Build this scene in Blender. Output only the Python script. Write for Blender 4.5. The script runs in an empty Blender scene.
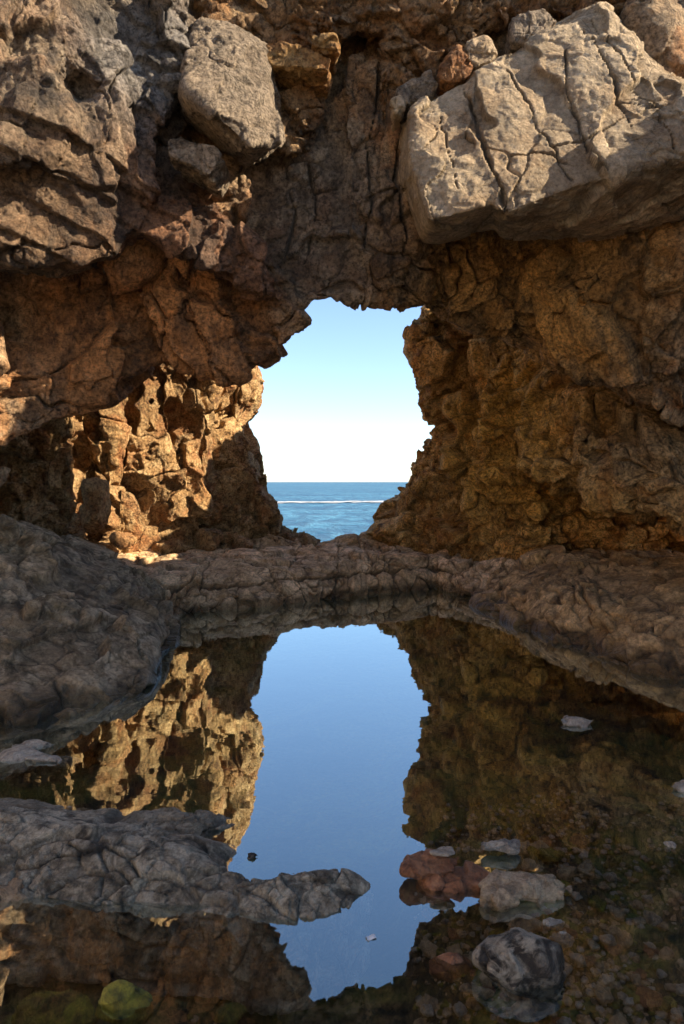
import bpy, bmesh, math, random
import numpy as np
from mathutils import Vector, Matrix
R = math.radians
scene = bpy.context.scene
COL = scene.collection
H = 1.5          # eye height above the pool
F = 682.67       # focal length in photo pixels
HZ = 482.0       # horizon row

def P(px, py, Y):
    """world point seen at photo pixel (px,py) standing Y metres ahead"""
    return ((px-342.0)/F*Y, Y, H-(py-HZ)/F*Y)
def W(px, py, z=0.0):
    """world point on the level z seen at that pixel"""
    Y = (H-z)*F/(py-HZ)
    return ((px-342.0)/F*Y, Y, z)

# ------------------------------------------------------------------ noise
def _hash(ix, iy, iz, seed):
    h = (ix.astype(np.uint32)*np.uint32(374761393) + iy.astype(np.uint32)*np.uint32(668265263)
         + iz.astype(np.uint32)*np.uint32(2147483647 & 1274126177) + np.uint32((seed*2654435761) & 0xffffffff))
    h ^= h >> np.uint32(13); h *= np.uint32(1274126177); h ^= h >> np.uint32(16)
    h *= np.uint32(2246822519); h ^= h >> np.uint32(15)
    return h
def _f(h): return (h & np.uint32(0xffff)).astype(np.float32)/65535.0
def vnoise(p, seed=0):
    i = np.floor(p).astype(np.int64); f = (p-i).astype(np.float32)
    f = f*f*f*(f*(f*6-15)+10)
    x, y, z = i[:,0], i[:,1], i[:,2]
    out = 0
    for dx in (0,1):
        wx = f[:,0] if dx else 1-f[:,0]
        for dy in (0,1):
            wy = f[:,1] if dy else 1-f[:,1]
            for dz in (0,1):
                wz = f[:,2] if dz else 1-f[:,2]
                out = out + wx*wy*wz*_f(_hash(x+dx, y+dy, z+dz, seed))
    return out*2-1
def fbm(p, octs, seed=0, gain=.5, ridged=False):
    a, s, out = 1.0, 1.0, np.zeros(len(p), np.float32)
    for k in range(octs):
        n = vnoise(p*s+k*17.3, seed+k)
        if ridged: n = 1-2*np.abs(n)
        out += a*n; a *= gain; s *= 2.03
    return out
def cells(p, seed=0, jit=.72):
    q = p-.5; i = np.floor(q).astype(np.int64)
    n = len(p)
    f1 = np.full(n, 9., np.float32); f2 = np.full(n, 9., np.float32)
    hid = np.zeros(n, np.uint32); rel = np.zeros((n,3), np.float32)
    for dx in (0,1):
        for dy in (0,1):
            for dz in (0,1):
                c = i+np.array([dx,dy,dz])
                h = _hash(c[:,0], c[:,1], c[:,2], seed)
                o = np.stack([_f(h), _f(h*np.uint32(69069)+np.uint32(1)), _f((h*np.uint32(1664525)+np.uint32(7))>>np.uint32(3))], 1)
                r = (p-(c+.5+(o-.5)*jit)).astype(np.float32)
                d = np.sqrt((r*r).sum(1))
                m = d < f1
                f2 = np.where(m, f1, np.minimum(f2, d))
                f1 = np.where(m, d, f1); hid = np.where(m, h, hid)
                rel[m] = r[m]
    r3 = [_f((hid*np.uint32(a)+np.uint32(b))>>np.uint32(5)) for a,b in ((22695477,1),(1103515245,12345),(134775813,3),(214013,25),(48271,9))]
    return f1, f2, rel, r3
def sstep(x, a, b):
    t = np.clip((x-a)/(b-a), 0, 1); return t*t*(3-2*t)

# ------------------------------------------------------------------ rock mesh building
def hull_into(bm, pts):
    vs = [bm.verts.new(p) for p in pts]
    r = bmesh.ops.convex_hull(bm, input=vs)
    junk = set(g for g in r['geom_interior'] if isinstance(g, bmesh.types.BMVert))
    junk |= set(v for v in vs if v.is_valid and not v.link_faces)
    bmesh.ops.delete(bm, geom=list(junk), context='VERTS')
def slab(front, back=None, dy=1.5, dz=0.0, grow='flare'):
    """front: list of (px,py,Y).  The same points pushed dy metres away close the block."""
    f = [P(*q) for q in front]
    cx = sum(p[0] for p in f)/len(f); cz = sum(p[2] for p in f)/len(f)
    if back is not None: b = [P(*q) for q in back]
    elif grow == 'flare': b = [tuple(map(sum, zip(P(q[0], q[1], q[2]+dy), (0,0,dz)))) for q in front]     # the opening widens away from the pool
    else: b = [(cx+(p[0]-cx)*(1+grow), p[1]+dy, cz+(p[2]-cz)*(1+grow)+dz) for p in f]
    return f+b
def remeshed(name, hulls, voxel, smooth=2, sub=2):
    bm = bmesh.new()
    for h in hulls: hull_into(bm, h)
    me = bpy.data.meshes.new(name); bm.to_mesh(me); bm.free()
    o = bpy.data.objects.new(name, me); COL.objects.link(o)
    m = o.modifiers.new('r', 'REMESH'); m.mode = 'VOXEL'; m.voxel_size = voxel
    m = o.modifiers.new('s', 'SMOOTH'); m.iterations = smooth; m.factor = .5
    if sub:
        m = o.modifiers.new('d', 'SUBSURF'); m.levels = sub; m.render_levels = sub
    dg = bpy.context.evaluated_depsgraph_get()
    me2 = bpy.data.meshes.new_from_object(o.evaluated_get(dg))
    o.modifiers.clear(); o.data = me2; bpy.data.meshes.remove(me); me2.name = name
    return o
def rockify(o, seed, levels, warp=(.9,.10), fine=(.12,.012), ridge=None, strata=None, lines=None):
    """levels: (cell size m, offset m, crack depth m, crack width, (stretch xyz))"""
    me = o.data; n = len(me.vertices)
    co = np.empty(n*3, np.float32); me.vertices.foreach_get('co', co); co = co.reshape(-1,3)
    nr = np.empty(n*3, np.float32); me.vertices.foreach_get('normal', nr); nr = nr.reshape(-1,3)
    disp = np.zeros(n, np.float32); block = np.zeros(n, np.float32); crack = np.zeros(n, np.float32)
    w3 = np.stack([vnoise(co/warp[0]+k*31.7, seed+50+k) for k in range(3)], 1)
    disp += fbm(co/warp[0], 3, seed+3)*warp[1]
    wf = np.stack([vnoise(co/.16+k*11.7, seed+60+k) for k in range(3)], 1)
    amask = np.clip(.75+.9*vnoise(co/(levels[0][0]*1.4), seed+71), .15, 1.5)
    for k, (s, a, cd, cw, st) in enumerate(levels):
        q = (co+w3*s*.5+wf*min(s*.2,.07))/(s*np.array(st, np.float32))
        if k % 2: q = q@np.array([[.80,.36,-.48],[-.6,.48,-.64],[0,.8,.6]], np.float32)
        f1, f2, rel, r = cells(q, seed+k*7)
        e = f2-f1
        cwv = cw*.42*(.25+1.4*np.clip(.5+vnoise(co/(s*.9)+k*5.3, seed+80+k),0,1))
        t = sstep(e/cwv, 0, 1)
        d = np.stack(r[:3], 1)*2-1
        am = amask if k else 1.0
        disp += am*(t*(a*1.1*(r[3]*2-1) + a*1.9*(rel*d).sum(1)) - (1-t)*cd*np.clip(.1+1.1*r[4],0,1))
        crack = np.maximum(crack, (1-sstep(e/cwv, 0, .8))*min(1, cd/.02)*r[4])
        block += (r[3]-.5)*(.6**k)
    if strata:
        s, a, tilt = strata[:3]
        u = (co[:,2]+co[:,0]*tilt+co[:,1]*(strata[3] if len(strata)>3 else 0)+w3[:,0]*.12+wf[:,0]*.02)/s
        fr = u-np.floor(u)
        disp_s = a*sstep(fr,0,.09)*(1.0-.9*fr)*(.35+.65*np.clip(.5+vnoise(np.stack([np.floor(u)*3.1, co[:,0]*1.3, co[:,1]*1.3],1), seed+9),0,1)); disp += disp_s*np.clip(.6+1.1*vnoise(co/.9, seed+10),0,1.3)
        crack = np.maximum(crack, (1-sstep(fr,0,.07))*.35)
    if ridge:
        disp += ridge[1]*np.abs(fbm(co/ridge[0], 3, seed+21, ridged=True))*1.0
    rg = fbm(co/(fine[0]*2.2)+wf*.4, 4, seed+45, gain=.55, ridged=True)
    disp += rg*fine[1]*.9*amask
    disp += fbm(co/fine[0], 4, seed+33, gain=.6)*fine[1]
    if lines:
        # long open joints traced across the face, as (x, z) polylines
        jj = np.stack([vnoise(co/.05+k*9.1, seed+90+k) for k in range(2)], 1); jx = co[:,0]+wf[:,0]*.02+jj[:,0]*.012; jz = co[:,2]+wf[:,1]*.02+jj[:,1]*.012
        for pl, wd, dp in lines:
            dm = np.full(n, 9., np.float32)
            for (x0,_,z0), (x1,_,z1) in zip(pl[:-1], pl[1:]):
                L = (x1-x0)**2+(z1-z0)**2
                t = np.clip(((jx-x0)*(x1-x0)+(jz-z0)*(z1-z0))/L, 0, 1)
                dm = np.minimum(dm, np.hypot(jx-x0-t*(x1-x0), jz-z0-t*(z1-z0)))
            wd = wd*np.clip(.75+1.0*vnoise(co/.22, seed+99), .25, 1.5)
            g = (1-sstep(dm, wd*.3, wd))
            disp -= g*dp; crack = np.maximum(crack, g)
    disp -= disp.mean(); lim = 2.2*disp.std(); disp = lim*np.tanh(disp/lim)
    # deep large displacement goes along the surface normal
    co += nr*disp[:,None]
    me.vertices.foreach_set('co', co.ravel())
    for nm, arr in (('block', block), ('crack', crack)):
        a = me.attributes.new(nm, 'FLOAT', 'POINT'); a.data.foreach_set('value', arr.astype(np.float32))
    me.shade_smooth(); me.update()
    return o
def finish(o, mat, label=None, cat=None, group=None, kind=None, parent=None):
    o.data.materials.clear(); o.data.materials.append(mat)
    if label: o['label'] = label
    if cat: o['category'] = cat
    if group: o['group'] = group
    if kind: o['kind'] = kind
    if parent: o.parent = parent
    return o

# ------------------------------------------------------------------ materials
class NT:
    def __init__(s, name):
        s.m = bpy.data.materials.new(name); s.m.use_nodes = True
        s.t = s.m.node_tree; s.n = s.t.nodes; s.n.clear()
    def add(s, kind, **kw):
        nd = s.n.new(kind)
        for k, v in kw.items(): setattr(nd, k, v)
        return nd
    def link(s, a, b): s.t.links.new(a, b)
    def pos(s):
        return s.add('ShaderNodeNewGeometry').outputs['Position']
    def noise(s, vec, scale, detail=4, rough=.55, dist=0, stretch=None):
        if stretch:
            mp = s.add('ShaderNodeMapping'); mp.inputs['Scale'].default_value = stretch
            s.link(vec, mp.inputs[0]); vec = mp.outputs[0]
        nd = s.add('ShaderNodeTexNoise'); s.link(vec, nd.inputs['Vector'])
        nd.inputs['Scale'].default_value = scale; nd.inputs['Detail'].default_value = detail
        nd.inputs['Roughness'].default_value = rough; nd.inputs['Distortion'].default_value = dist
        return nd.outputs['Fac']
    def ramp(s, fac, stops, interp='LINEAR'):
        nd = s.add('ShaderNodeValToRGB'); nd.color_ramp.interpolation = interp
        el = nd.color_ramp.elements
        while len(el) > 1: el.remove(el[-1])
        for i, (p, c) in enumerate(stops):
            e = el[0] if i == 0 else el.new(p)
            e.position = p; e.color = (*c, 1) if len(c) == 3 else c
        s.link(fac, nd.inputs[0]); return nd.outputs[0]
    def rampv(s, fac, a, b):
        nd = s.add('ShaderNodeMapRange'); nd.inputs[1].default_value = a; nd.inputs[2].default_value = b
        nd.interpolation_type = 'SMOOTHSTEP'
        s.link(fac, nd.inputs[0]); return nd.outputs[0]
    def mix(s, fac, a, b, mode='MIX'):
        nd = s.add('ShaderNodeMix', data_type='RGBA', blend_type=mode)
        for i, v in ((0, fac), (6, a), (7, b)):
            if hasattr(v, 'is_linked') or isinstance(v, bpy.types.NodeSocket): s.link(v, nd.inputs[i])
            elif i == 0: nd.inputs[0].default_value = v
            else: nd.inputs[i].default_value = (*v, 1)
        return nd.outputs[2]
    def math(s, op, a, b=0.0, c=None):
        nd = s.add('ShaderNodeMath', operation=op)
        for i, v in enumerate((a, b) if c is None else (a, b, c)):
            if isinstance(v, (int, float)): nd.inputs[i].default_value = v
            else: s.link(v, nd.inputs[i])
        return nd.outputs[0]
    def attr(s, name):
        return s.add('ShaderNodeAttribute', attribute_name=name).outputs['Fac']
    def blob(s, c, r, soft=.5):
        """1 inside the sphere of centre c and radius r, fading outward: where a stain or painted light lies"""
        v = s.add('ShaderNodeVectorMath', operation='DISTANCE'); s.link(s.pos(), v.inputs[0]); v.inputs[1].default_value = c
        wob = s.noise(s.pos(), 2.2, 4)
        d = s.math('ADD', v.outputs['Value'], s.math('MULTIPLY', s.math('SUBTRACT', wob, .5), r*.9))
        nd = s.add('ShaderNodeMapRange', interpolation_type='SMOOTHSTEP')
        nd.inputs[1].default_value = r*(1-soft); nd.inputs[2].default_value = r*(1+soft)
        nd.inputs[3].default_value = 1; nd.inputs[4].default_value = 0
        s.link(d, nd.inputs[0]); return nd.outputs[0]

def rock_mat(name, light, mid, dark, rust=None, rust_amt=.4, stains_and_light=(), streak=0.0, scale=1.0, bump=1.0, rough=.85, wet=True, vstretch=None, crackcol=(.035,.028,.022), sat=1.1, warm=(1.08,.98,.82), speck=.8):
    s = NT(name); pos = s.pos()
    big = s.noise(pos, .9*scale, 5, .6, .6)
    medn = s.noise(pos, 5*scale, 7, .65, .8, vstretch)
    fin = s.noise(pos, 30*scale, 5, .75, .2)
    col = s.ramp(medn, [(.36, dark), (.46, mid), (.57, light), (.74, tuple(min(1, c*1.2) for c in light))])
    col = s.mix(s.rampv(big, .42, .62), col, s.mix(.55, col, mid))
    if rust:
        rn = s.noise(pos, 1.7*scale, 6, .62, 1.2)
        col = s.mix(s.math('MULTIPLY', s.rampv(rn, .47, .62), rust_amt), col, rust)
    for (c, r, colr, amt) in stains_and_light:
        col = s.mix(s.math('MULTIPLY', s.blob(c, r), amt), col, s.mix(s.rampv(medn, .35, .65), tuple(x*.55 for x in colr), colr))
    if streak:
        sn = s.noise(pos, 3.2, 6, .6, .5, (1, 1, .28))
        col = s.mix(s.math('MULTIPLY', s.rampv(sn, .5, .62), streak), col, (.05,.047,.045))
    # per-block tone and dirt lodged in the cracks
    col = s.mix(1.0, col, s.ramp(s.math('ADD', s.math('MULTIPLY', s.attr('block'), .55), .5), [(0, (.62,.58,.54)), (.5, (.95,.95,.95)), (1, (1.25,1.22,1.18))]), 'MULTIPLY')
    sp = s.ramp(fin, [(.38, (.28,.26,.24)), (.49, (1,1,1)), (.62, (1.6,1.6,1.6))])
    col = s.mix(speck, col, sp, 'MULTIPLY')
    col = s.mix(s.math('MULTIPLY', s.attr('crack'), .75), col, crackcol)
    hs = s.add('ShaderNodeHueSaturation'); hs.inputs['Saturation'].default_value = sat; s.link(col, hs.inputs['Color']); col = hs.outputs[0]
    col = s.mix(1.0, col, warm, 'MULTIPLY')
    # crack network
    mp = s.add('ShaderNodeVectorMath', operation='ADD'); s.link(pos, mp.inputs[0])
    nv = s.add('ShaderNodeTexNoise'); nv.inputs['Scale'].default_value = 3; s.link(pos, nv.inputs['Vector'])
    sc = s.add('ShaderNodeVectorMath', operation='SCALE'); sc.inputs['Scale'].default_value = .55; s.link(nv.outputs['Color'], sc.inputs[0])
    s.link(sc.outputs[0], mp.inputs[1])
    vo = s.add('ShaderNodeTexVoronoi', feature='DISTANCE_TO_EDGE'); vo.inputs['Scale'].default_value = 7*scale
    s.link(mp.outputs[0], vo.inputs['Vector'])
    ck = s.rampv(vo.outputs['Distance'], 0, .035)
    msk = s.rampv(s.noise(pos, 2.3*scale, 4), .5, .6)
    ckm = s.math('MAXIMUM', ck, s.math('SUBTRACT', 1.0, msk))
    col = s.mix(s.math('MULTIPLY', s.math('SUBTRACT', 1.0, ckm), .4), col, crackcol)
    if wet:   # tide band: dark, glossy just above the water
        z = s.add('ShaderNodeSeparateXYZ'); s.link(pos, z.inputs[0])
        zz = s.math('ADD', z.outputs[2], s.math('MULTIPLY', s.noise(pos, 3.0, 5), -.12))
        nd = s.add('ShaderNodeMapRange', interpolation_type='SMOOTHSTEP')
        nd.inputs[1].default_value = -.01; nd.inputs[2].default_value = .09; nd.inputs[3].default_value = 1; nd.inputs[4].default_value = 0
        s.link(zz, nd.inputs[0]); wetf = nd.outputs[0]
        col = s.mix(s.math('MULTIPLY', wetf, .8), col, s.mix(1.0, col, (.24,.22,.17), 'MULTIPLY'))
    b = s.add('ShaderNodeBsdfPrincipled'); s.link(col, b.inputs['Base Color'])
    if wet: s.link(s.math('SUBTRACT', rough, s.math('MULTIPLY', wetf, rough-.3)), b.inputs['Roughness'])
    else: b.inputs['Roughness'].default_value = rough
    b.inputs['Specular IOR Level'].default_value = .35
    bn = s.noise(pos, 14*scale, 8, .78, .3)
    hgt = s.math('ADD', s.math('MULTIPLY', bn, .085), s.math('MULTIPLY', ckm, .012))
    v2 = s.add('ShaderNodeTexVoronoi', feature='F1'); v2.inputs['Scale'].default_value = 26*scale; s.link(mp.outputs[0], v2.inputs['Vector'])
    hgt = s.math('ADD', hgt, s.math('MULTIPLY', v2.outputs['Distance'], .016))
    bp = s.add('ShaderNodeBump'); bp.inputs['Strength'].default_value = bump; bp.inputs['Distance'].default_value = 1.0/scale**.5
    s.link(hgt, bp.inputs['Height']); s.link(bp.outputs[0], b.inputs['Normal'])
    out = s.add('ShaderNodeOutputMaterial'); s.link(b.outputs[0], out.inputs[0])
    return s.m

OCHRE = (.36,.19,.065); RUST = (.30,.12,.055); GOLD = (.44,.27,.10)
M = {}
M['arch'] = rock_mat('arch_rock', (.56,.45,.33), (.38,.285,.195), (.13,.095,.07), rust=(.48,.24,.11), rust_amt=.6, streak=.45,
    stains_and_light=((P(150,330,6),1.1,(.60,.30,.14),.85), (P(520,280,6.4),1.3,(.66,.41,.17),.85), (P(340,230,6),.8,(.22,.19,.165),.7),  # orange blob on the left underside: rust with bounce glow painted in
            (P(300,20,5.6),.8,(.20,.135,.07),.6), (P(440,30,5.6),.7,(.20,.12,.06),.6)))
M['rubble'] = rock_mat('rubble_rock', (.34,.24,.15), (.22,.15,.09), (.08,.055,.035), rust=(.26,.13,.06), rust_amt=.5)
M['crag'] = rock_mat('crag_rock', (.36,.30,.235), (.23,.185,.145), (.10,.085,.075), rust=(.27,.15,.09), rust_amt=.35, streak=.6,
    stains_and_light=((P(155,60,5.1),.55,(.26,.26,.27),.85), (P(60,230,4.9),.7,(.24,.15,.09),.6), (P(220,240,5.5),.8,(.34,.17,.10),.7)))
M['slab'] = rock_mat('pale_limestone', (.62,.53,.42), (.52,.44,.34), (.34,.28,.215), rust=(.42,.29,.18), rust_amt=.4, streak=.25, speck=.4)
M['boulder'] = rock_mat('grey_limestone', (.37,.315,.26), (.26,.22,.18), (.12,.10,.08), streak=.2)
M['gold'] = rock_mat('golden_rock', (.45,.32,.17), (.33,.215,.10), (.15,.09,.04), rust=RUST, rust_amt=.4)
M['stackL'] = rock_mat('sea_stack_rock', (.52,.39,.24), (.38,.255,.14), (.15,.09,.05), rust=RUST, rust_amt=.45)
M['stackR'] = rock_mat('ochre_wall_rock', (.78,.54,.27), (.52,.325,.13), (.11,.07,.04), rust=(.42,.18,.06), rust_amt=.5, stains_and_light=((P(660,400,6.2),.9,(.55,.44,.31),.7), (P(500,450,9),1.3,(.82,.50,.15),.6), (P(620,540,8),.9,(.13,.085,.05),.7)))  # gold blob paints bounce glow, dark blob recess shade; grey blob is stone
M['shoreL'] = rock_mat('shore_rock', (.52,.43,.32), (.26,.21,.15), (.095,.075,.05), rust=(.32,.23,.13), rust_amt=.35, bump=.7, speck=.5, warm=(1.06,.98,.84))
M['shoreR'] = rock_mat('brown_shore_rock', (.66,.48,.29), (.37,.26,.155), (.15,.10,.06), rust=(.42,.26,.11), rust_amt=.4, bump=.6, speck=.5)
M['sill'] = rock_mat('sill_rock', (.76,.59,.43), (.52,.385,.26), (.22,.155,.105), rust=(.50,.32,.17), rust_amt=.35, bump=.6, speck=.5)
M['tongue'] = rock_mat('tongue_rock', (.46,.41,.33), (.20,.175,.135), (.05,.043,.035), rust=(.22,.18,.13), rust_amt=.4, sat=1, warm=(1.06,.99,.86), bump=.6, speck=.45, scale=2.2, wet=False, rough=.6)

# ------------------------------------------------------------------ the arch
BIG = (1,1,1); VERT = (.55,.8,1.7)
arch_h = [
  # middle of the lintel
  slab([(200,-140,5.9),(430,-140,5.9),(430,240,6.1),(428,304,6.3),(406,290,6.2),(374,264,6.1),(342,276,5.95),(306,294,5.95),(284,310,5.95),(262,300,5.9),(200,250,5.8)], dy=1.3, dz=.9),
  slab([(236,366,6.1),(258,360,6.05),(278,350,6.0),(303,320,5.95),(328,297,5.95),(310,250,5.85),(236,280,5.85)], dy=.8, dz=.5),
  slab([(340,60,5.75),(412,70,5.8),(418,262,5.95),(395,278,6.0),(372,270,5.95),(345,245,5.85)], dy=.6, dz=.4),
  # left limb: the sloping underside
  slab([(-260,150,5.3),(-260,640,5.3),(-10,250,5.4),(-4,478,5.4)], dy=1.6),
  slab([(-10,240,5.7),(-10,468,5.6),(60,424,5.8),(112,388,6.0),(152,364,6.1),(130,248,5.85)], dy=1.0, dz=.45),
  slab([(120,240,5.85),(140,366,6.1),(200,358,6.1),(240,369,6.1),(254,354,6.05),(268,332,6.0),(288,308,5.95),(300,280,5.85),(220,250,5.85)], dy=.9, dz=.5),
  slab([(-260,-140,5.6),(220,-140,5.7),(260,260,5.75),(-260,300,5.4)], dy=2.2),
  # right limb running into the wall
  slab([(398,225,6.2),(424,300,6.6),(440,312,6.8),(467,324,6.9),(542,346,6.7),(560,200,6.1),(420,200,6.1)], dy=1.2, dz=.15),
  slab([(530,200,6.1),(542,346,6.7),(592,366,6.4),(640,392,6.1),(720,420,5.8),(860,440,5.5),(860,190,5.5)], dy=1.7),
  slab([(410,-140,5.9),(860,-140,5.5),(860,230,5.6),(420,230,6.2)], dy=2.0),
  slab([(600,-140,5.45),(860,-140,5.4),(860,150,5.4),(700,130,5.45),(640,50,5.5)], dy=.9),
]
arch = rockify(remeshed('rock_arch', arch_h, .055), 11,
   [(.95,.11,.10,.12,(.8,.8,1.25)), (.36,.045,.055,.15,(.85,.9,1.2)), (.13,.010,.012,.16,BIG)], warp=(1.1,.10), fine=(.14,.012), strata=(.42,.08,-.28),
   lines=[([P(x, y, 5.9) for x, y in pl], .018, .08) for pl in ([(376,50),(380,100),(368,150),(374,200),(366,245)], [(345,70),(340,130),(348,180),(342,235)],
     [(402,120),(396,180),(408,240),(406,256)], [(316,110),(308,160),(318,210),(306,262)], [(288,160),(296,210),(288,250)], [(368,196),(392,190),(414,200)], [(310,186),(340,182),(360,190)])])
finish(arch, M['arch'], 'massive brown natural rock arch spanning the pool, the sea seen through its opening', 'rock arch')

rub = rockify(remeshed('rubble_band', [slab([(190,-140,5.5),(640,-140,5.5),(640,6,5.6),(560,4,5.6),(420,32,5.65),(300,32,5.65),(205,24,5.6)], dy=.8),
    slab([(400,10,5.6),(480,30,5.6),(430,72,5.75),(400,100,5.8),(385,60,5.75)], dy=.5), slab([(255,20,5.6),(340,20,5.65),(345,60,5.8),(262,80,5.75)], dy=.5), slab([(262,60,5.7),(325,62,5.72),(318,110,5.82),(296,160,5.85),(270,140,5.8)], dy=.4), slab([(375,60,5.72),(412,80,5.72),(412,120,5.85),(385,120,5.85)], dy=.4)], .045, 1), 17,
   [(.2,.05,.05,.14,(1.4,1,.8)), (.09,.025,.03,.16,BIG), (.045,.008,.010,.2,BIG)], warp=(.5,.06), fine=(.07,.008))
finish(rub, M['rubble'], 'crumbling brown band of small broken stones along the top of the arch', 'rubble band')

# ------------------------------------------------------------------ crag, upper left
crag_h = [
  slab([(-150,-140,4.7),(60,-140,4.9),(110,0,5.0),(124,60,4.95),(130,98,4.95),(70,60,4.7),(0,22,4.6),(-150,20,4.6)], dy=1.3),
  slab([(-150,45,4.55),(0,48,4.5),(45,54,4.55),(78,110,4.65),(66,146,4.65),(44,166,4.62),(0,172,4.55),(-150,180,4.5)], dy=1.2),
  slab([(-150,165,4.65),(30,160,4.7),(80,120,4.75),(112,92,4.85),(126,140,4.95),(122,190,5.0),(118,240,5.0),(90,266,5.0),(50,272,4.95),(0,258,4.8),(-150,250,4.7)], dy=1.0),
  slab([(-150,-140,4.95),(110,-140,5.1),(150,60,5.15),(150,200,5.15),(120,262,5.1),(-150,250,4.9)], dy=1.0),
  slab([(90,-140,5.1),(205,-140,5.2),(194,20,5.2),(184,70,5.2),(170,128,5.25),(150,138,5.2),(128,100,5.1),(115,40,5.05)], dy=1.0),
  slab([(120,118,5.1),(150,130,5.2),(150,180,5.2),(146,230,5.2),(120,250,5.1)], dy=.8),
  slab([(146,150,5.35),(168,158,5.4),(205,190,5.45),(262,250,5.6),(284,300,5.75),(240,284,5.6),(190,262,5.45),(146,238,5.3)], dy=.7),
]
crag = rockify(remeshed('overhanging_crag', crag_h, .05), 29,
   [(.62,.07,.05,.11,(1,1,1.2)), (.24,.028,.02,.12,(1,1,1.6)), (.09,.011,.010,.17,BIG)], warp=(.8,.07), fine=(.12,.010), strata=(.30,.07,.45))
finish(crag, M['crag'], 'grey and brown craggy rock mass jutting out at the upper left above the arch', 'crag')

# ------------------------------------------------------------------ pale slab, upper right
slab_h = [
  slab([(410,108,5.32),(462,80,5.34),(470,150,5.12),(486,206,4.97),(430,224,5.0),(410,168,5.12)],
       back=[(398,112,6.2),(462,84,6.2),(500,228,6.0),(425,244,6.1),(396,180,6.2)]),
  slab([(470,76,5.30),(517,48,5.3),(602,3,5.3),(642,50,5.2),(720,118,5.1),(720,146,4.95),(622,170,4.92),(557,194,4.92),(500,214,4.95),(478,150,5.1)],
       back=[(470,80,6.2),(602,0,6.2),(720,110,6.0),(740,220,6.0),(570,242,6.1),(500,240,6.1)]),
]
def J(Y, pts, w=.010, d=.04): return ([P(x, y, Y) for x, y in pts], w, d)
slab_lines = [J(5.15,[(467,74),(470,95),(478,125),(484,160),(492,190),(500,222)],.020,.10), J(5.2,[(508,64),(522,95),(530,125),(545,155),(562,190)]),
  J(5.2,[(588,20),(596,50),(608,85),(612,112),(622,140)],.013,.06), J(5.1,[(602,0),(622,50),(632,85),(652,105),(662,160)],.015,.07), J(5.2,[(566,50),(565,95),(573,140),(590,190)]),
  J(5.2,[(608,110),(640,112),(668,128)]), J(5.2,[(545,155),(580,150),(616,128)],.01,.04), J(5.2,[(440,110),(446,150),(455,200)],.012,.05), J(5.2,[(505,165),(535,162),(560,172)],.01,.04)]
pale = rockify(remeshed('limestone_slab', slab_h, .04, 1, 2), 37,
   [(.6,.028,.020,.05,(.7,1,1.7)), (.2,.010,.008,.06,(1.3,1,.9)), (.08,.004,.004,.09,(1.3,1,.9))], warp=(.7,.03), fine=(.10,.006), lines=slab_lines)
finish(pale, M['slab'], 'huge pale cracked limestone slab leaning out over a dark overhang at the upper right', 'rock slab')

# wedged boulder
wb = rockify(remeshed('wedged_boulder', [
  slab([(200,18,5.3),(236,28,5.3),(262,50,5.3),(273,78,5.25),(283,138,5.2),(250,147,4.95),(212,115,4.9),(185,90,5.0),(188,40,5.2)],
       back=[(200,20,5.9),(270,50,5.9),(284,142,5.8),(246,166,5.6),(172,118,5.7),(184,60,5.8)])], .035, 1), 41,
   [(.4,.02,.012,.06,(1,1,1.3)), (.12,.008,.006,.12,BIG)], warp=(.5,.03), fine=(.08,.010))
finish(wb, M['boulder'], 'large grey wedge shaped boulder jammed in a cleft above the arch', 'boulder')

def block(name, poly, Y, dy, mat, label, seed, voxel=.02, cat='rock', amp=1.0, group=None, tilt=0):
    pts = slab([(x, y, Y+(tilt*(y-poly[0][1])/100.)) for x, y in poly], dy=dy, grow=-.1)
    o = rockify(remeshed(name, [pts], voxel, 2), seed, [(.18,.012*amp,.008,.10,BIG), (.07,.006*amp,.005,.15,BIG)], warp=(.3,.02*amp), fine=(.06,.006))
    return finish(o, mat, label, cat, group)
block('wedged_stone', [(166,140),(180,133),(215,148),(223,158),(212,176),(190,162),(168,155)], 5.1, .45, M['boulder'], 'small rounded brown stone caught under the grey wedge boulder', 51)
block('ledge_block', [(262,40),(300,42),(333,58),(330,70),(268,66)], 5.42, .45, M['gold'], 'golden flat block of rock sticking out under the rubble at the top', 53)
block('ledge_stone', [(312,34),(335,33),(338,48),(322,50),(310,44)], 5.38, .4, M['gold'], 'small brown stone resting above the right end of the golden block', 54)
M['orange'] = rock_mat('orange_rock', (.42,.25,.14), (.30,.16,.08), (.14,.08,.045), rust=RUST)
block('perched_rock', [(440,66),(458,44),(470,52),(472,72),(455,82),(440,80)], 5.35, .5, M['orange'], 'orange brown rock perched against the upper left corner of the pale slab', 55)
block('perched_rock', [(396,88),(430,70),(438,84),(430,98),(402,104)], 5.45, .5, M['boulder'], 'pale angular rock lodged left of the pale slab, beside the orange rock', 56)
block('perched_rock', [(466,42),(486,36),(500,50),(492,62),(470,66)], 5.35, .5, M['slab'], 'whitish rock lying on the top edge of the pale slab', 57)
block('perched_rock', [(512,18),(545,8),(556,22),(530,44),(512,42)], 5.4, .5, M['boulder'], 'pale grey rock lying high on the sloping top edge of the pale slab', 58)
block('perched_rock', [(391,98),(402,96),(404,110),(394,114)], 5.42, .3, M['slab'], 'small pale pointed stone hanging at the left tip of the pale slab', 59)

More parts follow.
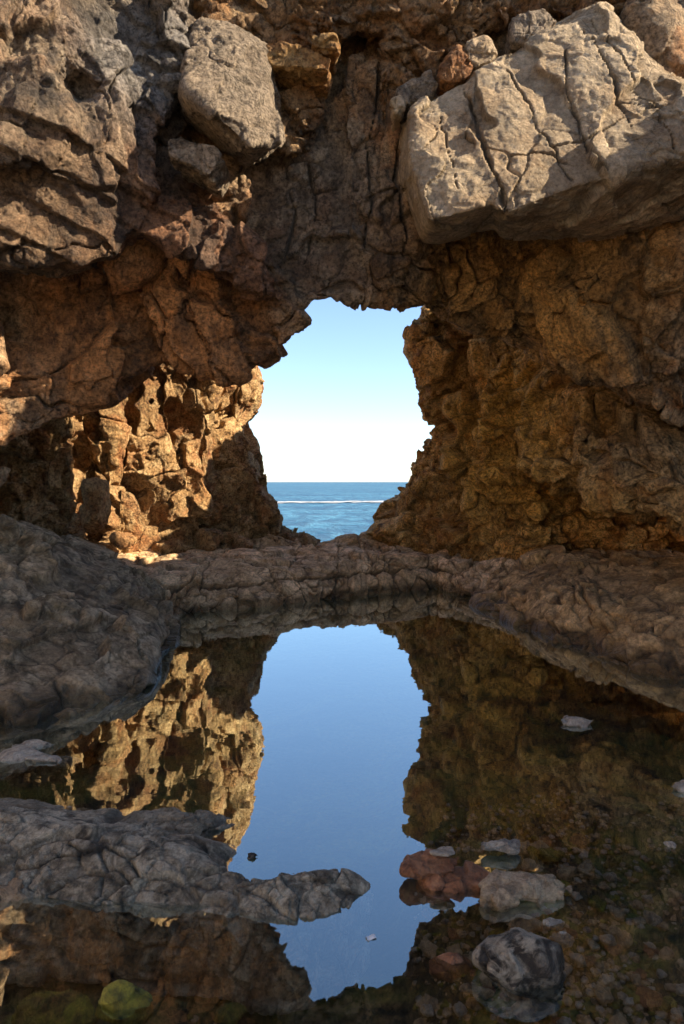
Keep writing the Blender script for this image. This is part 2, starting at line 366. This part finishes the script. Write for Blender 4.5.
# ------------------------------------------------------------------ right wall and right stack
wall_h = [
  slab([(520,330,9.0),(545,348,8.8),(640,400,8.0),(860,400,6.8),(860,540,5.4),(700,530,5.75),(664,514,6.1),(604,498,6.9),(560,482,7.6),(528,470,8.0)], dy=1.4),
  slab([(580,430,7.6),(650,430,6.7),(740,440,5.9),(720,500,5.7),(640,480,6.4),(580,440,7.0)], dy=1.0),
  slab([(480,320,9.0),(860,300,7.8),(860,460,7.8),(600,470,8.8),(480,480,9.2)], dy=2.4), slab([(470,400,9.8),(860,400,8.8),(860,600,8.8),(600,590,9.6),(470,570,9.9)], dy=1.6),
]
wall = rockify(remeshed('overhanging_wall', wall_h, .055), 61,
   [(.8,.12,.11,.13,(1.3,1,.7)), (.3,.045,.06,.17,(1.1,1,.8)), (.11,.015,.012,.16,BIG)], warp=(.9,.12), fine=(.13,.012), strata=(.5,.16,-.22))
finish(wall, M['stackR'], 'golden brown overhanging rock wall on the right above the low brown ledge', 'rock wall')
stR_h = [
  slab([(430,300,10.4),(414,332,10.4),(413,365,10.5),(424,395,10.7),(438,430,10.9),(442,445,10.9),(560,500,9.4),(560,300,9.3),(480,300,9.6)], dy=1.8),
  slab([(436,440,11.3),(418,460,11.5),(410,480,11.6),(414,505,11.6),(398,527,11.6),(372,547,11.6),(360,560,11.3),(560,560,9.6),(560,430,9.6)], dy=1.4),
  slab([(450,400,10.0),(520,380,9.3),(540,560,9.2),(450,560,10.2)], dy=1.5),
]
stR = rockify(remeshed('rock_pillar', stR_h, .065), 67,
   [(.6,.11,.10,.14,(1.3,1,.7)), (.24,.04,.055,.17,(1,1,.9)), (.1,.015,.012,.17,BIG)], warp=(.8,.12), fine=(.13,.013), strata=(.38,.10,-.1))
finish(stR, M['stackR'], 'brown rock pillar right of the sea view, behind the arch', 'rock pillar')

# ------------------------------------------------------------------ left stack
stL_h = [
  slab([(247,330,11.0),(254,400,11.0),(242,424,11.1),(200,230,10.8),(150,240,10.2),(140,430,10.2)], dy=1.6),
  slab([(238,410,11.0),(252,446,11.1),(246,466,11.2),(256,482,11.3),(258,520,11.3),(262,570,11.2),(180,560,10.2),(150,400,10.2)], dy=1.5),
  slab([(240,470,11.1),(256,488,11.2),(270,512,11.3),(276,570,11.1),(220,570,10.4)], dy=1.3),
  slab([(250,510,11.2),(272,522,11.3),(296,536,11.4),(316,549,11.5),(312,570,11.3),(240,572,10.8)], dy=1.1),
  slab([(130,230,10.0),(210,230,10.2),(215,480,10.2),(180,560,10.0),(120,560,9.6),(110,380,9.9)], dy=1.5),
  slab([(70,240,9.8),(125,240,9.7),(112,470,9.5),(110,560,9.4),(70,560,9.3)], dy=1.6),
  slab([(-150,240,9.4),(70,250,9.6),(60,460,9.2),(78,500,9.0),(80,545,8.9),(-150,560,8.6)], dy=1.5),
]
stL = rockify(remeshed('rock_pillar', stL_h, .06), 71,
   [(.62,.12,.09,.12,(.8,.9,1.3)), (.25,.05,.04,.15,(.85,1,1.2)), (.1,.016,.014,.17,BIG)], warp=(.8,.13), fine=(.13,.009))
finish(stL, M['stackL'], 'sunlit golden rock pillar left of the sea view, seen beneath the left limb of the arch', 'rock pillar')

# ------------------------------------------------------------------ shores
def shore(name, hulls, voxel, seed, mat, label, levels, cat='rock ledge', **kw):
    return finish(rockify(remeshed(name, hulls, voxel, 6), seed, levels, **kw), mat, label, cat)
def wl(px, py): x, y, z = W(px, py); return [(x, y, -.45), (x, y, 0)]
shoreL_h = [ sum([wl(*q) for q in ((164,614),(160,640),(158,662),(143,688),(110,706),(60,718),(0,726),(-170,742))], []) +
  [P(*q) for q in ((162,600,7.3),(164,622,6.3),(152,642,5.6),(118,622,5.5),(60,604,5.3),(0,594,5.1),(-170,570,4.8),
                   (158,584,7.6),(128,562,7.7),(60,536,7.4),(0,520,7.2),(-170,500,7.0),(-170,500,9),(60,540,9),(120,560,9))] + [(-2,9,-.4)],
  slab([(-170,505,6.2),(0,524,6.2),(50,545,6.3),(60,600,6.0),(-170,600,5.6)], dy=1.0),
]
shoreL = shore('shore_rock', shoreL_h, .045, 83, M['shoreL'], 'big rounded creased rock on the left bank of the pool',
   [(.6,.06,.08,.34,(1.7,1.3,.5)), (.24,.022,.05,.40,(1.7,1.2,.5)), (.09,.004,.010,.35,(1.4,1,.7))], warp=(.7,.06), fine=(.14,.004), strata=(.23,.05,.30))
shoreR_h = [ sum([wl(*q) for q in ((472,604),(517,619),(562,646),(632,673),(690,683),(860,702))], []) +
  [P(*q) for q in ((478,592,9.0),(520,574,8.2),(562,590,7.0),(632,612,6.0),(690,620,5.6),(860,620,5.2),
                   (486,566,9.2),(540,556,8.6),(600,562,7.8),(684,570,7.0),(860,570,6.5),(860,560,9),(560,550,9.6))] + [(1.8,10,-.4),(4,9,-.4)],
]
shoreR = shore('shore_rock', shoreR_h, .045, 89, M['shoreR'], 'low rounded brown ledge on the right bank under the overhanging wall',
   [(.7,.06,.08,.34,(.8,1.8,.7)), (.28,.022,.045,.40,(.8,1.6,.7)), (.1,.004,.010,.35,BIG)], warp=(.7,.05), fine=(.14,.004), strata=(.24,.035,-.12))
def wz(px, py, z, dy=0):
    x, y, _ = W(px, py); return (x, y+dy, z)
sill_h = [
  [wz(140,618,-.45), wz(250,600,-.45), wz(342,590,-.45), wz(480,583,-.45), wz(140,618,.2), wz(250,600,.2), wz(342,590,.2), wz(480,583,.2),
   (-3,11.5,-.45),(3,11.5,-.45),(-3,11.5,.25),(3,11.5,.25)],
  [wz(140,618,.24,.12), wz(250,600,.24,.1), wz(342,590,.24,.1), wz(480,583,.24,.1), wz(140,618,.43,.3), wz(250,600,.43,.2), wz(342,590,.43,.18), wz(480,583,.43,.2),
   (-3,11.8,.2),(3,11.8,.2),(-3,11.8,.46),(3,11.8,.46)],
  [(-6,7,-.45),(-1.8,7,-.45),(-6,7,.3),(-2.2,7.6,.35),(-6,12,-.45),(-1,12,-.45),(-6,12,.7),(-1.2,12,.45)],
  slab([(120,566,9.0),(170,556,9.2),(240,560,9.5),(246,572,9.3),(180,590,8.7),(120,600,8.4)], dy=.9),
  slab([(430,560,9.9),(525,562,8.9),(525,590,8.3),(480,600,8.4),(440,590,9.6)], dy=1.0),
  slab([(236,552,10.0),(300,556,10.0),(330,566,9.9),(300,574,9.7),(236,572,9.6)], dy=.8),
  slab([(240,540,11.0),(276,534,11.0),(300,541,11.2),(316,549,11.2),(300,566,10.8),(235,566,10.6)], dy=.7),
  slab([(322,546,11.2),(345,539,11.3),(372,536,11.3),(400,534,11.2),(440,545,11.0),(440,566,10.8),(322,562,11.0)], dy=.6),
]
sill = shore('rock_sill', sill_h, .05, 97, M['sill'], 'low layered rock sill closing the far end of the pool before the sea',
   [(.4,.04,.06,.30,(1.1,1.3,.8)), (.17,.018,.03,.36,(1.3,1,.8)), (.07,.004,.007,.3,BIG)], warp=(.6,.05), fine=(.12,.005), strata=(.19,.04,.02), lines=[([(-2.6,0,.22),(-1.2,0,.27),(0,0,.25),(1,0,.27),(2.4,0,.25)], .035, .12)]+[([(x,0,a),(x+t,0,b)], .016, .05) for x, a, b, t in ((-2.1,0,.27,.05),(-1.62,.25,.5,-.1),(-1.25,0,.26,.02),(-.75,.25,.5,.12),(-.5,0,.25,-.06),(-.1,0,.5,.05),(.3,.25,.5,.08),(.42,.25,.5,.08),(.55,.25,.5,.07),(.75,0,.25,-.05),(1.2,.26,.5,.1),(1.35,0,.26,0))])

# unseen cliff added right of the frame, its height set to shade the low rocks
shade_cliff_h = [[(x, y, z) for x in (4.6, 8) for y in (-3, 5.8) for z in (-.5, 5.6)], [(5.2,-2,5),(5.2,5.5,5),(8,-2,6.2),(8,5.5,6.2),(5.5,3,5.9)]]
cliff = finish(rockify(remeshed('unseen_cliff', shade_cliff_h, .16, 2, 1), 131, [(.9,.12,.07,.12,BIG), (.35,.04,.03,.14,BIG)], warp=(1.2,.2)), M['stackR'],
   'unseen brown cliff continuing the right wall, added to shade the low rocks', 'cliff')

cl2_h = [[(x, y, z) for x in (-9, -5.2) for y in (-9, 3.6) for z in (-.6, 6.5)], [(-9,-9,8),(-5.6,-8,7.4),(-5.8,3,7.0),(-9,3.6,8)]]  # unseen left cliff, added so its sunlit face fills the shade warmly
bounce_cliff = finish(rockify(remeshed('unseen_cliff', cl2_h, .16, 2, 1), 137, [(.9,.12,.07,.12,BIG), (.35,.04,.03,.14,BIG)], warp=(1.2,.2)), M['slab'],
   'unseen pale limestone cliff added left of the pool to bounce warm sunlight', 'cliff')

# rubble at the foot of the left pillar
random.seed(5)
def lump(name, c, size, mat, seed, voxel=.03, levels=None, rot=0, flat=1.0, npts=16, fine=None, rugged=1.0):
    rnd = random.Random(seed); pts = []
    for k in range(npts):
        v = Vector((rnd.gauss(0,1), rnd.gauss(0,1), rnd.gauss(0,1))).normalized()
        v *= rnd.uniform(.82, 1.0)
        q = Vector((v.x*size[0], v.y*size[1], v.z*size[2])); q.rotate(Matrix.Rotation(rot, 3, 'Z'))
        pts.append(q)
    o = remeshed(name, [pts], voxel, 2, 1)
    m = max(size)
    rockify(o, seed, levels or [(m*.7,m*.05*rugged,m*.04*rugged,.10,BIG), (m*.28,m*.012*rugged,m*.012*rugged,.15,BIG)], warp=(m*.9,m*.05), fine=fine or (m*.3, m*.009))
    o.location = c
    finish(o, mat)
    return o
def tag(o, label, cat, group=None):
    o['label'] = label; o['category'] = cat
    if group: o['group'] = group
    return o
for k, (px, py, Y, w, h, mat, lab) in enumerate([
    (95,505,8.7,.24,.52,'stackL','dark upright block leaning in front of the brightest sunlit rock at the far left'),
    (122,540,9.2,.20,.16,'stackL','rounded brown boulder at the foot of the left pillar, nearest the left bank'),
    (165,548,9.9,.34,.16,'stackL','low boulder in the middle of the rubble under the left pillar'),
    (205,540,10.2,.36,.22,'stackL','largest boulder of the rubble under the left pillar'),
    (240,546,10.5,.26,.18,'stackL','boulder at the right end of the rubble under the left pillar')]):
    tag(lump('boulder', P(px,py,Y), (w,.3,h), M[mat], 300+k, .035), lab, 'boulder', 'boulders at the foot of the left pillar')

# ------------------------------------------------------------------ foreground tongue
T = M['tongue']
def lowhull(outline, top):
    return sum([[ (W(*q)[0], W(*q)[1], -.3), W(*q) ] for q in outline], []) + [P(*q) if len(q)==3 and q[2]>1 else q for q in top]
tong_h = [
  lowhull([(-160,885),(0,880),(40,893),(100,902),(170,909),(236,915),(262,896),(248,878),(205,852),(150,822),(75,806),(0,800),(-160,790)],
     [(-1.5,2.85,.14),(-1.2,2.7,.15),(-.95,2.62,.13),(-.7,2.62,.11),(-.48,2.56,.075),(-.38,2.50,.05)]),
  lowhull([(60,806),(130,808),(185,810),(225,815),(241,825),(215,834),(150,850)], [(-.75,2.95,.07),(-.6,2.9,.06)]),
  lowhull([(150,840),(205,842),(232,841),(246,848),(228,858),(200,872),(150,880)], [(-.62,2.72,.08),(-.5,2.72,.05)]),
]
tong = finish(rockify(remeshed('rock_tongue', tong_h, .022, 3), 103,
   [(.20,.012,.036,.24,(2.4,1,.8)), (.08,.007,.024,.34,(1.6,1,1)), (.035,.003,.005,.26,BIG)], warp=(.4,.015), fine=(.05,.0025)), T,
   'long dark grey cracked rock reaching into the pool from the left edge', 'rock')
tip_h = [lowhull([(222,914),(252,925),(300,922),(345,910),(371,886),(352,874),(300,874),(256,884),(224,900)], [(-.38,2.45,.055),(-.2,2.47,.07),(-.05,2.5,.07),(.02,2.53,.05)])]
finish(rockify(remeshed('pointed_rock', tip_h, .016, 2), 107,
   [(.13,.014,.025,.18,(1.2,1,.9)), (.055,.006,.012,.2,BIG)], warp=(.25,.012), fine=(.04,.0025)), T,
   'dark pointed cracked rock at the tip of the long grey rock, mid pool', 'rock')

# ------------------------------------------------------------------ pool bed, water, sea
def bed_z(x, y):
    d = -.40+.28*sstep(x, .1, .6)*(1-sstep(y, 3.0, 4.8))+.10*(1-sstep(x, -.9, -.2))*(1-sstep(y, 2.2, 2.6))
    d = d+.03*np.sin(x*2.1+y*1.3)+.02*np.sin(x*5.3-y*3.1)
    return d
def grid(name, x0, x1, y0, y1, nx, ny, zf):
    xs = np.linspace(x0, x1, nx); ys = np.linspace(y0, y1, ny)
    X, Yg = np.meshgrid(xs, ys); Z = zf(X, Yg)
    me = bpy.data.meshes.new(name)
    co = np.stack([X.ravel(), Yg.ravel(), np.broadcast_to(Z, X.shape).ravel()], 1)
    i = np.arange(nx*ny).reshape(ny, nx)
    fc = np.stack([i[:-1,:-1].ravel(), i[:-1,1:].ravel(), i[1:,1:].ravel(), i[1:,:-1].ravel()], 1)
    me.from_pydata(co.tolist(), [], fc.tolist()); me.shade_smooth(); me.update()
    o = bpy.data.objects.new(name, me); COL.objects.link(o); return o
def bz(X, Y):
    p = np.stack([X.ravel(), Y.ravel(), X.ravel()*0], 1).astype(np.float32)
    n = fbm(p/.35, 5, 5, .55).reshape(X.shape)*.022
    return bed_z(X, Y)+n-.0*X
bed = grid('pool_bed', -5, 5, -3, 11, 500, 700, bz)
s = NT('mossy_bed'); pos = s.pos()
n1 = s.noise(pos, 1.6, 6, .6, 1); n2 = s.noise(pos, 22, 6, .7)
c = s.ramp(n1, [(.35, (.03,.024,.014)), (.46, (.06,.05,.024)), (.58, (.17,.17,.035)), (.72, (.09,.065,.03))])
c = s.mix(.8, c, s.ramp(n2, [(.3, (.3,.3,.3)), (.6, (1.3,1.3,1.3))]), 'MULTIPLY')
b = s.add('ShaderNodeBsdfPrincipled'); s.link(c, b.inputs['Base Color']); b.inputs['Roughness'].default_value = .9
bp = s.add('ShaderNodeBump'); bp.inputs['Distance'].default_value = .03; s.link(n2, bp.inputs['Height']); s.link(bp.outputs[0], b.inputs['Normal'])
o_ = s.add('ShaderNodeOutputMaterial'); s.link(b.outputs[0], o_.inputs[0])
M['bed'] = s.m
finish(bed, s.m, kind='structure')

s = NT('pool_water_surface'); pos = s.pos()
gl = s.add('ShaderNodeBsdfGlossy'); gl.inputs['Roughness'].default_value = .012; gl.inputs['Color'].default_value = (.89,1,1,1)
tr = s.add('ShaderNodeBsdfTransparent'); tr.inputs['Color'].default_value = (.97,.98,.94,1)
lw = s.add('ShaderNodeLayerWeight'); lw.inputs['Blend'].default_value = .5
refl = s.math('ADD', s.math('MULTIPLY', s.math('POWER', lw.outputs['Facing'], 1.2), .96), .03)
wn = s.noise(pos, 5.0, 3, .5, 0, (1, 1, 1))
bp = s.add('ShaderNodeBump'); bp.inputs['Strength'].default_value = 1; bp.inputs['Distance'].default_value = .0005
s.link(wn, bp.inputs['Height']); s.link(bp.outputs[0], gl.inputs['Normal'])
mx = s.add('ShaderNodeMixShader'); s.link(refl, mx.inputs[0]); s.link(tr.outputs[0], mx.inputs[1]); s.link(gl.outputs[0], mx.inputs[2])
o_ = s.add('ShaderNodeOutputMaterial'); s.link(mx.outputs[0], o_.inputs[0])
pool = grid('pool_water', -4.8, 4.8, -2.9, 10.8, 3, 3, lambda X, Y: X*0)
finish(pool, s.m, kind='structure')

s = NT('sea_water'); pos = s.pos()
w1 = s.noise(pos, .8, 6, .65, .4, (1, .45, 1)); w2 = s.noise(pos, .07, 4, .6, .3, (.35, 1, 1))
c = s.ramp(s.math('ADD', s.math('MULTIPLY', w1, .6), s.math('MULTIPLY', w2, .4)), [(.40, (.006,.05,.105)), (.5, (.018,.10,.17)), (.60, (.07,.22,.31))])
b = s.add('ShaderNodeBsdfPrincipled'); s.link(c, b.inputs['Base Color']); b.inputs['Roughness'].default_value = .35; b.inputs['IOR'].default_value = 1.33
b.inputs['Specular IOR Level'].default_value = .3
bp = s.add('ShaderNodeBump'); bp.inputs['Distance'].default_value = .5; s.link(w1, bp.inputs['Height']); s.link(bp.outputs[0], b.inputs['Normal'])
o_ = s.add('ShaderNodeOutputMaterial'); s.link(b.outputs[0], o_.inputs[0])
me = bpy.data.meshes.new('sea'); S = 30000
me.from_pydata([(-S,-S,-.8),(S,-S,-.8),(S,S,-.8),(-S,S,-.8)], [], [(0,1,2,3)])
sea = bpy.data.objects.new('sea', me); COL.objects.link(sea); finish(sea, s.m, kind='structure')

bounce_ground = grid('unseen_bounce_ground', -40, 40, -60, -2.2, 120, 90, lambda X, Y: np.clip((-2.6-Y)*.25, -.5, 1.2)+.06*np.sin(X*1.7)*np.sin(Y*1.3))  # unseen pale ground added behind the camera as a warm bounce surface
finish(bounce_ground, M['slab'], kind='structure')

# foam streak on the sea
rnd = random.Random(9)
bm = bmesh.new()
for k in range(900):
    x = rnd.uniform(-16, 16); yb = 78+1.6*math.sin(x*.21)+.8*math.sin(x*.9)+rnd.gauss(0,1.1)-abs(rnd.gauss(0,1))*.6
    L = rnd.uniform(.2,.9); wd = rnd.uniform(.15,.5)
    ring = [bm.verts.new((x+L*math.cos(a)*rnd.uniform(.7,1.1), yb+wd*math.sin(a)*rnd.uniform(.7,1.1), -.79+.0001*k)) for a in [i*math.pi/4 for i in range(8)]]
    bm.faces.new(ring)
me = bpy.data.meshes.new('sea_foam'); bm.to_mesh(me); bm.free()
foam = bpy.data.objects.new('sea_foam', me); COL.objects.link(foam)
s = NT('foam_white'); b = s.add('ShaderNodeBsdfPrincipled'); b.inputs['Base Color'].default_value = (.75,.75,.74,1); b.inputs['Roughness'].default_value = .9
o_ = s.add('ShaderNodeOutputMaterial'); s.link(b.outputs[0], o_.inputs[0]); M['foam'] = s.m
finish(foam, s.m, 'thin white foam streak drawn across the sea', 'sea foam', kind='stuff')

# ------------------------------------------------------------------ stones in the pool
def smat(name, light, mid, dark, rough=.5, scale=3.0, **kw):
    return rock_mat(name, light, mid, dark, scale=scale, wet=False, rough=rough, bump=.45, speck=.35, **kw)
M['s_red'] = smat('red_stone', (.34,.19,.12), (.24,.12,.075), (.06,.03,.022))
M['s_tan'] = smat('tan_stone', (.46,.38,.28), (.34,.27,.20), (.19,.15,.11), rough=.25)
M['s_grey'] = smat('grey_stone', (.42,.39,.35), (.33,.30,.27), (.15,.14,.13))
M['s_dark'] = smat('dark_boulder', (.32,.29,.25), (.04,.033,.027), (.018,.015,.014), rough=.35)
M['s_moss'] = smat('mossy_stone', (.24,.22,.05), (.11,.105,.032), (.035,.035,.012), rough=.7)
M['s_brown'] = smat('brown_stone', (.46,.35,.25), (.33,.245,.17), (.05,.035,.025))
def pstone(name, box, zc, ratio, mat, lab, seed, depth=None, rot=0, group=None, cat='stone', npts=16):
    """box: photo extents (x0,y0,x1,y1); zc: height of its centre; ratio: half height / half width"""
    x0, y0, x1, y1 = box
    c = W((x0+x1)/2, (y0+y1)/2, zc); hw = (x1-x0)/2/F*c[1]
    hz = hw*ratio
    d = depth if depth else max(hw*.6, ((y1-y0)/2/F*c[1]-hz*.95)/max(.2, (H-zc)/c[1]))
    o = lump(name, c, (hw*1.25, d*1.1, hz*1.1), M[mat], seed, max(.006, hw*.075), rot=rot, npts=npts)
    return tag(o, lab, cat, group)
pstone('rock', (402,848,462,882), .05, .36, 's_red', 'reddish brown oblong rock half out of the water, right of the pool middle', 441, npts=30)
pstone('rock', (424,862,500,906), -.01, .5, 's_red', 'reddish submerged rock beneath the reddish oblong one', 442, npts=30)
pstone('pebble', (430,846,456,858), .10, .35, 's_grey', 'whitish pebble lying on the reddish oblong rock', 403)
pstone('stone', (481,833,525,858), .03, .35, 's_grey', 'smooth grey diamond shaped stone behind the wide tan stone', 404, npts=10)
pstone('stone', (474,862,570,920), .03, .42, 's_tan', 'wide flat tan stone with a wet shiny top', 405, npts=11)
pstone('boulder', (478,926,564,1000), .03, .8, 's_dark', 'round dark boulder streaked with white beside the tan stone', 406, npts=34)
pstone('stone', (540,915,564,936), -.01, .6, 's_grey', 'pale grey round stone between the dark boulder and the tan stone, upper of two', 407)
pstone('stone', (549,928,575,950), -.02, .6, 's_grey', 'grey round stone touching the right side of the dark boulder, lower of two', 408)
pstone('stone', (508,917,546,932), -.05, .4, 's_brown', 'flat brown stone under the front of the tan stone', 409)
pstone('stone', (427,944,470,990), -.03, .6, 's_red', 'reddish round stone left of the dark boulder', 410)
pstone('stone', (460,980,482,998), -.12, .6, 's_grey', 'small grey stone at the lower left foot of the dark boulder', 411)
pstone('stone', (511,996,554,1021), -.05, .45, 's_brown', 'flat brown stone at the bottom below the dark boulder', 412)
pstone('stone', (560,714,596,729), .015, .28, 's_grey', 'flat pale stone breaking the surface off the right bank', 413)
pstone('stone', (668,778,700,800), .0, .5, 's_grey', 'grey stone cut by the right edge of the photo, beyond the others', 414)
pstone('stone', (664,836,678,852), .0, .5, 's_grey', 'small grey stone near the right edge, below the cut one', 415)
pstone('stone', (534,846,566,864), -.08, .4, 's_moss', 'small yellow mossy stone right of the grey diamond shaped stone', 416)
pstone('stone', (226,918,276,940), -.06, .4, 's_tan', 'flat tan stone under water below the pointed dark rock', 417)
pstone('stone', (241,850,257,862), .005, .4, 's_dark', 'tiny dark stone standing out of the water right of the long grey rock', 418)
pstone('stone', (-30,748,46,774), -.03, .3, 's_grey', 'large flat grey stone by the left bank at the left edge', 419)
pstone('stone', (14,738,52,752), .0, .3, 's_grey', 'oval grey stone furthest back of those by the left bank', 420)
pstone('stone', (22,750,66,768), .0, .3, 's_grey', 'oval grey stone in the middle of those by the left bank', 421)
pstone('stone', (48,752,84,770), -.06, .3, 's_grey', 'sunken grey stone at the right end of those by the left bank', 422)
pstone('stone', (98,980,152,1034), -.02, .8, 's_moss', 'upright yellow green mossy stone at the bottom left', 463, npts=36)
pstone('stone', (14,985,92,1050), -.20, .6, 's_moss', 'broad dark mossy stone in the bottom left corner', 464, npts=36)
pstone('stone', (208,1002,246,1026), -.18, .5, 's_moss', 'small mossy stone on the bottom edge right of the upright mossy one', 425)
pstone('rock', (-60,870,32,945), -.05, .7, 's_brown', 'dark brown rock at the left edge in front of the long grey rock', 426)
pstone('stone', (590,980,640,1024), -.2, .5, 's_brown', 'dull brown sunken stone near the bottom right', 427)

# pebbles on the bed: 290 of them, sharing ten shapes
protos = [lump('pebble', (0,0,0), (.034,.034*r1,.034*r2), M[m], 500+k, .006, npts=12) for k, (r1, r2, m) in enumerate(
    ((.8,.5,'s_grey'),(1,.6,'s_brown'),(.7,.45,'s_moss'),(.9,.6,'s_tan'),(.75,.5,'s_brown'),(.9,.5,'s_moss'),(.65,.5,'s_grey'),(.8,.7,'s_brown'),(.9,.45,'s_red'),(.8,.55,'s_moss')))]
rnd = random.Random(77); used = set(); n = 0
while n < 285:
    px = rnd.uniform(425, 690); py = rnd.uniform(845, 1030)
    if rnd.random() < .12: px = rnd.uniform(300, 430); py = rnd.uniform(960, 1030)
    if rnd.random() < .1: px = rnd.uniform(200, 320); py = rnd.uniform(985, 1030)
    if py < 845+120*abs(px-560)/200*rnd.random(): continue
    x, y, _ = W(px, py, -.13); z = float(bed_z(np.array([x]), np.array([y]))[0])
    k = rnd.randrange(10)
    o = protos[k] if k not in used else protos[k].copy()
    if k in used: COL.objects.link(o)
    used.add(k)
    sc_ = rnd.choice((.6,.7,.8,1,1.1,1.3,1.7))
    o.location = (x, y, z+.016*sc_); o.scale = (sc_,)*3; o.rotation_euler = (rnd.uniform(-.3,.3), rnd.uniform(-.3,.3), rnd.uniform(0,6.3))
    tag(o, 'small rounded pebble lying on the pool bed among many at the lower right', 'pebble', 'pebbles on the pool bed')
    n += 1

# finer gravel between the pebbles: nobody could count it
rnd = random.Random(31); bm = bmesh.new()
for k in range(2600):
    px = rnd.uniform(415, 700); py = rnd.uniform(790, 1040)
    if rnd.random() < .15: px = rnd.uniform(190, 430); py = rnd.uniform(965, 1035)
    x, y, _ = W(px, py, -.15); z = float(bed_z(np.array([x]), np.array([y]))[0])
    r_ = rnd.choice((.006,.008,.010,.013,.017))
    mt = Matrix.Translation((x, y, z+r_*.4)) @ Matrix.Rotation(rnd.uniform(0,6.3), 4, 'Z') @ Matrix.Diagonal((r_*rnd.uniform(.8,1.4), r_, r_*.6, 1))
    vs = bmesh.ops.create_icosphere(bm, subdivisions=1, radius=1, matrix=mt)['verts']
    for v in vs: v.co += Vector((rnd.uniform(-1,1), rnd.uniform(-1,1), rnd.uniform(-1,1)))*r_*.15
    for f in {f for v in vs for f in v.link_faces}: f.material_index = k % 4; f.smooth = True
me = bpy.data.meshes.new('gravel'); bm.to_mesh(me); bm.free()
for nm in ('s_brown','s_grey','s_moss','s_tan'): me.materials.append(M[nm])
gr = bpy.data.objects.new('gravel', me); COL.objects.link(gr); gr['kind'] = 'stuff'
gr['label'] = 'fine gravel strewn between the pebbles on the pool bed'; gr['category'] = 'gravel'

# scrap of white litter floating
bm = bmesh.new()
bmesh.ops.create_grid(bm, x_segments=6, y_segments=4, size=1)
for v in bm.verts:
    v.co.x *= .016; v.co.y *= .010; v.co.z = .0025+.0015*math.sin(v.co.x*200)+.001*math.cos(v.co.y*300)
r = bmesh.ops.extrude_face_region(bm, geom=bm.faces[:])
for v in [g for g in r['geom'] if isinstance(g, bmesh.types.BMVert)]: v.co.z += .001
me = bpy.data.meshes.new('paper_scrap'); bm.to_mesh(me); bm.free()
sc2 = bpy.data.objects.new('paper_scrap', me); COL.objects.link(sc2); sc2.location = W(371, 938); sc2.rotation_euler.z = .4
finish(sc2, M['foam'], 'tiny white scrap of paper floating on the reflected sky', 'litter')

# ------------------------------------------------------------------ light, sky, camera
SUN = Vector((.80, -.13, .50)).normalized()
el = math.asin(SUN.z); az = math.atan2(SUN.x, SUN.y)
w = bpy.data.worlds.new('World'); scene.world = w; w.use_nodes = True
nt = w.node_tree; bg = nt.nodes['Background']
sky = nt.nodes.new('ShaderNodeTexSky'); sky.sky_type = 'NISHITA'; sky.sun_disc = False
sky.sun_elevation = el; sky.sun_rotation = az; sky.air_density = .85; sky.dust_density = .35; sky.ozone_density = 1.4
tint = nt.nodes.new('ShaderNodeMix'); tint.data_type = 'RGBA'; tint.blend_type = 'MULTIPLY'; tint.inputs[0].default_value = 1
tint.inputs[7].default_value = (1.0, 1.02, 1.06, 1)
nt.links.new(sky.outputs[0], tint.inputs[6]); nt.links.new(tint.outputs[2], bg.inputs[0]); bg.inputs[1].default_value = .105
ld = bpy.data.lights.new('sun', 'SUN'); ld.energy = 5; ld.angle = R(.5); ld.color = (1, .86, .66)
lo = bpy.data.objects.new('sun', ld); COL.objects.link(lo)
lo.rotation_euler = (-SUN).to_track_quat('-Z', 'Y').to_euler()
cam = bpy.data.cameras.new('camera'); co_ = bpy.data.objects.new('camera', cam); COL.objects.link(co_)
co_.location = (0, 0, H); co_.rotation_euler = (R(90), 0, 0)
cam.sensor_fit = 'AUTO'; cam.sensor_width = 36; cam.lens = 24; cam.shift_y = -30/1024; cam.clip_end = 60000
scene.camera = co_
scene.render.engine = 'CYCLES'
scene.cycles.max_bounces = 8; scene.cycles.diffuse_bounces = 5; scene.cycles.use_adaptive_sampling = True; scene.cycles.adaptive_threshold = .02; scene.cycles.transparent_max_bounces = 8
scene.view_settings.view_transform = 'Standard'; scene.view_settings.look = 'None'
scene.view_settings.exposure = 1.4; scene.view_settings.gamma = 1
print('VERTS', sum(len(o.data.vertices) for o in COL.objects if o.type == 'MESH'))
